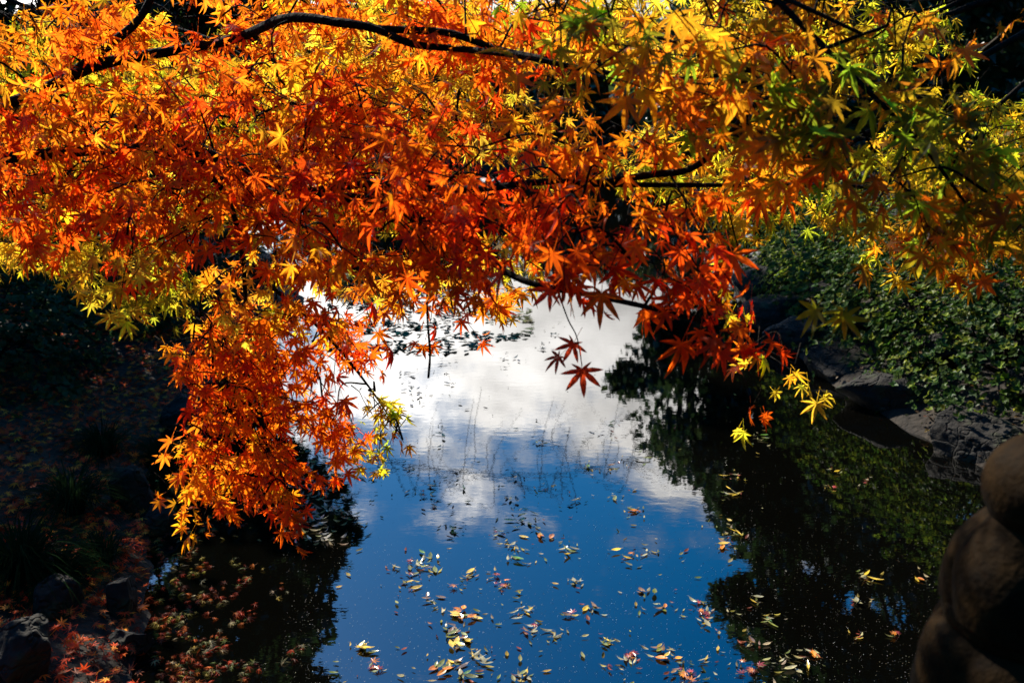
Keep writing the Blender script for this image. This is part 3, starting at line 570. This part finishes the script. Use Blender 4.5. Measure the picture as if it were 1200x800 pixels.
# ------------------------------------------------------------------ leaves floating on the pond
OV = [oval_template(.40, .10, .14), oval_template(.30, -.10, .22), oval_template(.52, .16, .08), oval_template(.18, .12, .20)]
MF = maple_template(True, .06)
def tm(name, t): return make_mesh(name, t[0], t[1], M_FLOAT)
ME = {'oval': tm('oval_leaf', OV[0]), 'curled': tm('curled_leaf', OV[1]), 'broad': tm('broad_leaf', OV[2]), 'narrow': tm('narrow_leaf', OV[3]), 'maple': tm('maple_leaf', MF)}
CO = {'yellow': (.55, .36, .03), 'olive green': (.16, .17, .03), 'green': (.10, .20, .03), 'brown': (.17, .09, .035), 'orange': (.62, .20, .02), 'red': (.24, .03, .018), 'pale': (.26, .23, .12), 'dark': (.05, .045, .025)}
FG = 'leaves floating on the pond'; nf = 0
def float_leaf(p, kind, colour, size, where):
    global nf
    o = bpy.data.objects.new('floating_leaf', ME[kind]); COL.objects.link(o); nf += 1
    o.location = (p[0], p[1], .006 + .004 * (nf % 4)); o.rotation_euler = (rng.normal(0, .09), rng.normal(0, .09), rng.uniform(0, 6.28)); k = size * rng.uniform(.5, 1.0); o.scale = (k, k, k * rng.uniform(.25, 1.1))
    c = np.array(CO[colour]) * math.exp(rng.normal(0, .22)); o.color = (*np.clip(c, 0, .9), 1)
    shape = {'oval': 'oval', 'curled': 'curled', 'broad': 'broad', 'narrow': 'narrow', 'maple': 'star shaped maple'}[kind]
    tag(o, f'{colour} {shape} leaf floating {where}', 'leaf', FG); return o
MIX = {'g': [('oval', 'olive green'), ('curled', 'yellow'), ('oval', 'green'), ('curled', 'pale'), ('narrow', 'olive green')], 'b': [('curled', 'brown'), ('oval', 'olive green'), ('maple', 'red'), ('curled', 'pale'), ('oval', 'brown')],
       'y': [('oval', 'yellow'), ('broad', 'orange'), ('oval', 'olive green'), ('curled', 'brown'), ('oval', 'yellow')], 'r': [('maple', 'red'), ('maple', 'red'), ('maple', 'orange'), ('curled', 'pale')],
       'w': [('narrow', 'pale'), ('curled', 'pale'), ('narrow', 'yellow'), ('oval', 'pale')], 'd': [('oval', 'dark'), ('curled', 'olive green'), ('oval', 'dark')]}
CL = [ # px, py, spread px, count, mix, where
 (500, 579, 17, 6, 'b', 'in the upper clump on blue water'), (512, 593, 8, 3, 'r', 'in the upper clump on blue water'), (512, 570, 5, 1, 'w', 'on open blue water'), (597, 587, 10, 4, 'd', 'on blue water under the cloud edge'), (540, 573, 5, 1, 'w', 'on open blue water'),
 (612, 608, 26, 11, 'g', 'in the long raft of leaves at mid pond'), (640, 628, 20, 8, 'y', 'beside the long raft at mid pond'), (597, 640, 5, 3, 'w', 'below the long raft at mid pond'), (607, 655, 8, 4, 'g', 'below the long raft at mid pond'), (531, 622, 6, 3, 'g', 'on open blue water'), (583, 626, 6, 3, 'b', 'beside the long raft at mid pond'),
 (500, 654, 17, 7, 'g', 'in the brown and green clump'), (487, 668, 12, 6, 'b', 'in the brown and green clump'), (506, 667, 5, 2, 'y', 'in the brown and green clump'), (485, 687, 7, 2, 'y', 'below the brown and green clump'), (503, 702, 8, 4, 'b', 'below the brown and green clump'), (466, 667, 4, 1, 'w', 'beside the brown and green clump'),
 (536, 687, 4, 1, 'r', 'alone on deep blue water'), (556, 674, 7, 3, 'y', 'on deep blue water'), (582, 684, 10, 5, 'r', 'in the small red cluster on deep blue water'), (665, 648, 13, 5, 'g', 'in the small raft right of the long raft'), (674, 682, 6, 3, 'w', 'on deep blue water'), (737, 651, 11, 4, 'y', 'on blue water near the mirrored tree'), (757, 648, 6, 2, 'w', 'on blue water near the mirrored tree'),
 (607, 715, 14, 6, 'w', 'in the pale cluster on deep blue water'), (624, 738, 13, 7, 'b', 'in the mixed cluster on deep blue water'), (695, 713, 8, 4, 'y', 'on deep blue water'), (665, 722, 5, 2, 'b', 'on deep blue water'), (652, 744, 5, 1, 'r', 'on deep blue water'),
 (540, 720, 15, 10, 'y', 'in the big yellow clump nearest the viewer'), (528, 738, 14, 8, 'b', 'in the big yellow clump nearest the viewer'), (537, 752, 16, 10, 'y', 'in the big yellow clump nearest the viewer'), (525, 780, 16, 10, 'y', 'in the big yellow clump nearest the viewer'), (562, 771, 16, 7, 'w', 'at the edge of the big yellow clump'), (545, 795, 10, 5, 'g', 'in the big yellow clump nearest the viewer'),
 (427, 760, 9, 8, 'y', 'in the small clump by the shaded water'), (440, 783, 8, 4, 'r', 'in the small clump by the shaded water'), (711, 755, 8, 5, 'g', 'in the narrow clump by the mirrored tree'), (713, 783, 4, 1, 'r', 'alone below the narrow clump'), (740, 772, 10, 8, 'r', 'in the red and yellow clump by the mirrored tree'), (776, 766, 16, 8, 'y', 'in the red and yellow clump by the mirrored tree'), (755, 695, 15, 5, 'b', 'in the loose row by the mirrored tree'), (776, 712, 9, 3, 'y', 'in the loose row by the mirrored tree'), (612, 795, 10, 5, 'g', 'at the nearest edge of the blue water'), (795, 788, 7, 3, 'b', 'at the nearest edge of the blue water'),
 (848, 640, 8, 4, 'y', 'at the edge of the mirrored tree'), (862, 626, 5, 2, 'w', 'at the edge of the mirrored tree'), (855, 579, 9, 5, 'w', 'on the edge of the upper mirrored tree'), (820, 715, 13, 9, 'r', 'in the red cluster on the mirrored tree'), (828, 730, 10, 4, 'w', 'in the red cluster on the mirrored tree'), (885, 708, 7, 2, 'w', 'on dark water'), (900, 730, 9, 4, 'g', 'on dark water'), (930, 778, 18, 6, 'w', 'in the long pale row on dark water'), (880, 785, 18, 6, 'r', 'on dark water nearest the viewer'), (878, 755, 5, 2, 'b', 'on dark water'), (808, 790, 14, 7, 'r', 'on dark water nearest the viewer'), (830, 775, 8, 3, 'w', 'on dark water nearest the viewer'),
 (1016, 676, 6, 3, 'w', 'alone far out on dark water'), (1003, 705, 6, 2, 'w', 'on dark water'), (1080, 680, 5, 2, 'y', 'close to the stone post'), (1048, 746, 5, 2, 'r', 'close to the stone post'), (1008, 747, 4, 1, 'y', 'on dark water'), (857, 556, 7, 2, 'w', 'on the upper mirrored tree'), (981, 552, 4, 1, 'y', 'on dark water below the rock edge'), (1013, 564, 4, 1, 'r', 'on dark water below the rock edge'), (975, 574, 4, 1, 'r', 'on dark water below the rock edge'), (892, 512, 6, 2, 'g', 'on dark water below the rock edge'), (953, 768, 5, 2, 'y', 'on dark water'),
 (752, 538, 9, 4, 'd', 'at the tip of the mirrored tree'), (700, 510, 8, 2, 'd', 'on white mirrored cloud'), (715, 497, 5, 2, 'd', 'on white mirrored cloud'), (637, 519, 7, 3, 'd', 'on white mirrored cloud'), (595, 422, 9, 4, 'd', 'on white mirrored cloud'), (635, 408, 8, 4, 'd', 'on white mirrored cloud'), (648, 392, 8, 3, 'd', 'on white mirrored cloud'), (517, 425, 8, 3, 'd', 'near the hanging twig'), (475, 438, 12, 6, 'd', 'near the hanging twig'), (485, 457, 12, 6, 'd', 'near the hanging twig'), (487, 468, 16, 6, 'd', 'near the hanging twig'), (530, 450, 6, 2, 'b', 'near the hanging twig'), (516, 508, 8, 3, 'g', 'on white mirrored cloud'), (720, 548, 5, 2, 'b', 'on mirrored cloud edge'), (690, 548, 5, 2, 'g', 'on mirrored cloud edge'), (605, 557, 6, 2, 'd', 'on mirrored cloud edge'), (477, 551, 6, 2, 'd', 'on mirrored cloud edge'), (435, 556, 7, 2, 'g', 'near the yellow green leaf tips'), (640, 575, 5, 1, 'b', 'on mirrored cloud edge'), (740, 597, 5, 1, 'b', 'on blue water'), (675, 590, 6, 2, 'g', 'on blue water'), (722, 585, 5, 1, 'g', 'on blue water'), (743, 600, 4, 1, 'y', 'on blue water')]
for (px, py, sp_, cnt, mx, where) in CL:
    for k in range(cnt):
        kd, co = MIX[mx][int(rng.integers(0, len(MIX[mx])))]
        q_ = on_z(px + rng.normal(0, sp_ * .55), py + rng.normal(0, sp_ * .32)); far = max(1, q_[1] / 7)
        float_leaf(q_, kd, co, {'oval': .034, 'curled': .034, 'broad': .030, 'narrow': .042, 'maple': .034}[kd] * far ** .5, where)
# the shaded margin: pale, yellow and red leaves drifting in from the bank
kinds = [('oval', 'pale'), ('oval', 'yellow'), ('maple', 'red'), ('maple', 'red'), ('maple', 'orange'), ('curled', 'brown'), ('narrow', 'pale'), ('oval', 'olive green')]
c = 0
while nf < 300:
    px, py = rng.uniform(180, 400), rng.uniform(545, 800); q_ = on_z(px, py)
    if pond_sd(q_[:1], q_[1:2])[0] > -.06: continue
    kd, co = kinds[int(rng.integers(0, len(kinds)))]; float_leaf(q_, kd, co, .036 * max(1, q_[1] / 5.5) ** .5, 'on shaded water beside the littered bank')
def floaters(n, region, name, label, sizes, cols, tm_, tilt=.15):
    pos = []
    while len(pos) < n:
        px, py = region(); q_ = on_z(px, py)
        if pond_sd(q_[:1], q_[1:2])[0] < -.03: pos.append((q_[0], q_[1], rng.uniform(.004, .012)))
    pos = np.array(pos); N = rng.normal(0, tilt, (n, 3)) + (0, 0, 1); T = rng.normal(0, 1, (n, 3)) * (1, 1, .1)
    g = scatter(tm_, pos, T, N, rng.uniform(*sizes, n), pal(cols, n, .3)); return tag(obj(name, g, M_LITTER), label, 'leaf litter', kind='stuff')
def reg_far():
    while True:
        px, py = rng.uniform(385, 625), rng.uniform(318, 420)
        if mnoise.noise(Vector((px / 38, py / 13, 1))) > -.02 - (px < 560) * .12 and py < 415 - max(0, px - 540) * .25: return px, py
floaters(1000, reg_far, 'floating_pads', 'thick drift of small dull green pads and leaves on far water', (.02, .05), [(.14, .17, .06), (.20, .22, .09), (.24, .22, .13), (.09, .10, .05)], OV[2])
def reg_near():
    while True:
        px, py = 180 + abs(rng.normal(0, 95)), rng.uniform(545, 805)
        if px < 385 and mnoise.noise(Vector((px / 30, py / 22, 4))) + (260 - px) / 260 > -.05: return px, py
floaters(520, reg_near, 'drifted_leaves', 'red and brown leaves crowding the shaded waterline', (.014, .036), [(.24, .03, .01), (.17, .03, .01), (.28, .07, .012), (.08, .02, .01), (.2, .15, .03), (.18, .15, .08), (.07, .08, .02)], MAPLE_S, .3)
floaters(260, lambda: (rng.normal(375, 22), rng.uniform(490, 640)), 'drifted_leaves', 'pale leaf scraps drifting under the orange curtain', (.018, .034), [(.34, .31, .25), (.25, .2, .12), (.14, .14, .05)], OV[1])
floaters(4200, lambda: (rng.uniform(330, 1150), 520 + 290 * rng.uniform(0, 1) ** .8), 'floating_specks', 'tiny pale specks of dust on the pond', (.0005, .0015), [(.34, .34, .31), (.25, .25, .24), (.22, .19, .12)], (np.array([(-1, -1, .4), (1, -.8, .4), (.7, 1, .4), (-.8, .9, .4)], float), np.array([(0, 1, 2), (0, 2, 3)])), .05)

def reg_clump():
    c_ = CL[int(rng.integers(0, len(CL)))]; return c_[0] + rng.normal(0, c_[2] * .9 + 3), c_[1] + rng.normal(0, c_[2] * .5 + 2)
floaters(620, reg_clump, 'leaf_scraps', 'small torn leaf scraps among the floating leaves', (.007, .021), [(.26, .22, .10), (.16, .04, .02), (.30, .22, .04), (.10, .11, .03), (.32, .28, .16)], OV[1], .3)

floaters(190, lambda: (rng.uniform(380, 900), rng.uniform(425, 805)), 'leaf_scraps', 'leaf scraps scattered singly over the open water', (.006, .024), [(.24, .21, .10), (.16, .04, .02), (.30, .22, .04), (.10, .12, .03)], OV[0], .2)
# ------------------------------------------------------------------ carved stone post at the bridge rail
def lathe(prof, cx, cy, seg=48, flute=None):
    V, F = [], []
    for (r, z) in prof:
        for j in range(seg):
            a = 2 * math.pi * j / seg; rr = r * (flute(a, z) if flute else 1); V.append((cx + rr * math.cos(a), cy + rr * math.sin(a), z))
    for i in range(len(prof) - 1):
        for j in range(seg):
            a, b = i * seg + j, i * seg + (j + 1) % seg; F += [(a, b, b + seg), (a, b + seg, a + seg)]
    n = len(prof) - 1
    for j in range(1, seg - 1): F += [(0, j + 1, j), (n * seg, n * seg + j, n * seg + j + 1)]
    return [np.array(V), np.array(F)]
def prof_smooth(p): return [(max(q_[0], .002), q_[1]) for q_ in smooth_line(np.c_[np.array(p), np.zeros(len(p))], 6)]
PC = P(1243, 562, 1.05); pz = PC[2]
po = empty('stone_post', (PC[0], PC[1], .9)); tag(po, 'carved dark brown bridge post with rounded knob and golden sunlit edge', 'post')
def lump(V, k): return np.array([v + (np.array(v) - np.array([PC[0], PC[1], v[2]])) * k * mnoise.fractal(Vector(v) * 22, 1, 2, 4) for v in V])
def carved(name, prof, seg, fl=None):
    V, F = lathe(prof_smooth([(r, pz + z) for r, z in prof]), PC[0], PC[1], seg, fl); return obj(name, [lump(V, .02), F], M_POST, po, True)
carved('knob', [(.004, .044), (.040, .040), (.064, .022), (.075, -.004), (.073, -.028), (.064, -.048)], 96)
carved('bud_petals', [(.063, -.043), (.070, -.054), (.080, -.068), (.092, -.086), (.099, -.108), (.101, -.135), (.100, -.156)], 128, lambda a, z: 1 + .13 * abs(math.sin(2.5 * a + 9 * (z - pz))) ** .6 - .09)
carved('collar', [(.096, -.153), (.099, -.158), (.099, -.166), (.096, -.172)], 96)
carved('lower_petals', [(.095, -.170), (.105, -.180), (.114, -.200), (.118, -.228), (.119, -.26), (.117, -.30)], 128, lambda a, z: 1 + .10 * abs(math.sin(3 * a + .6 - 6 * (z - pz))) ** .6 - .07)
carved('shaft', [(.116, -.298), (.114, -.32), (.114, 1.4 - pz), (.114, .9 - pz)], 64)
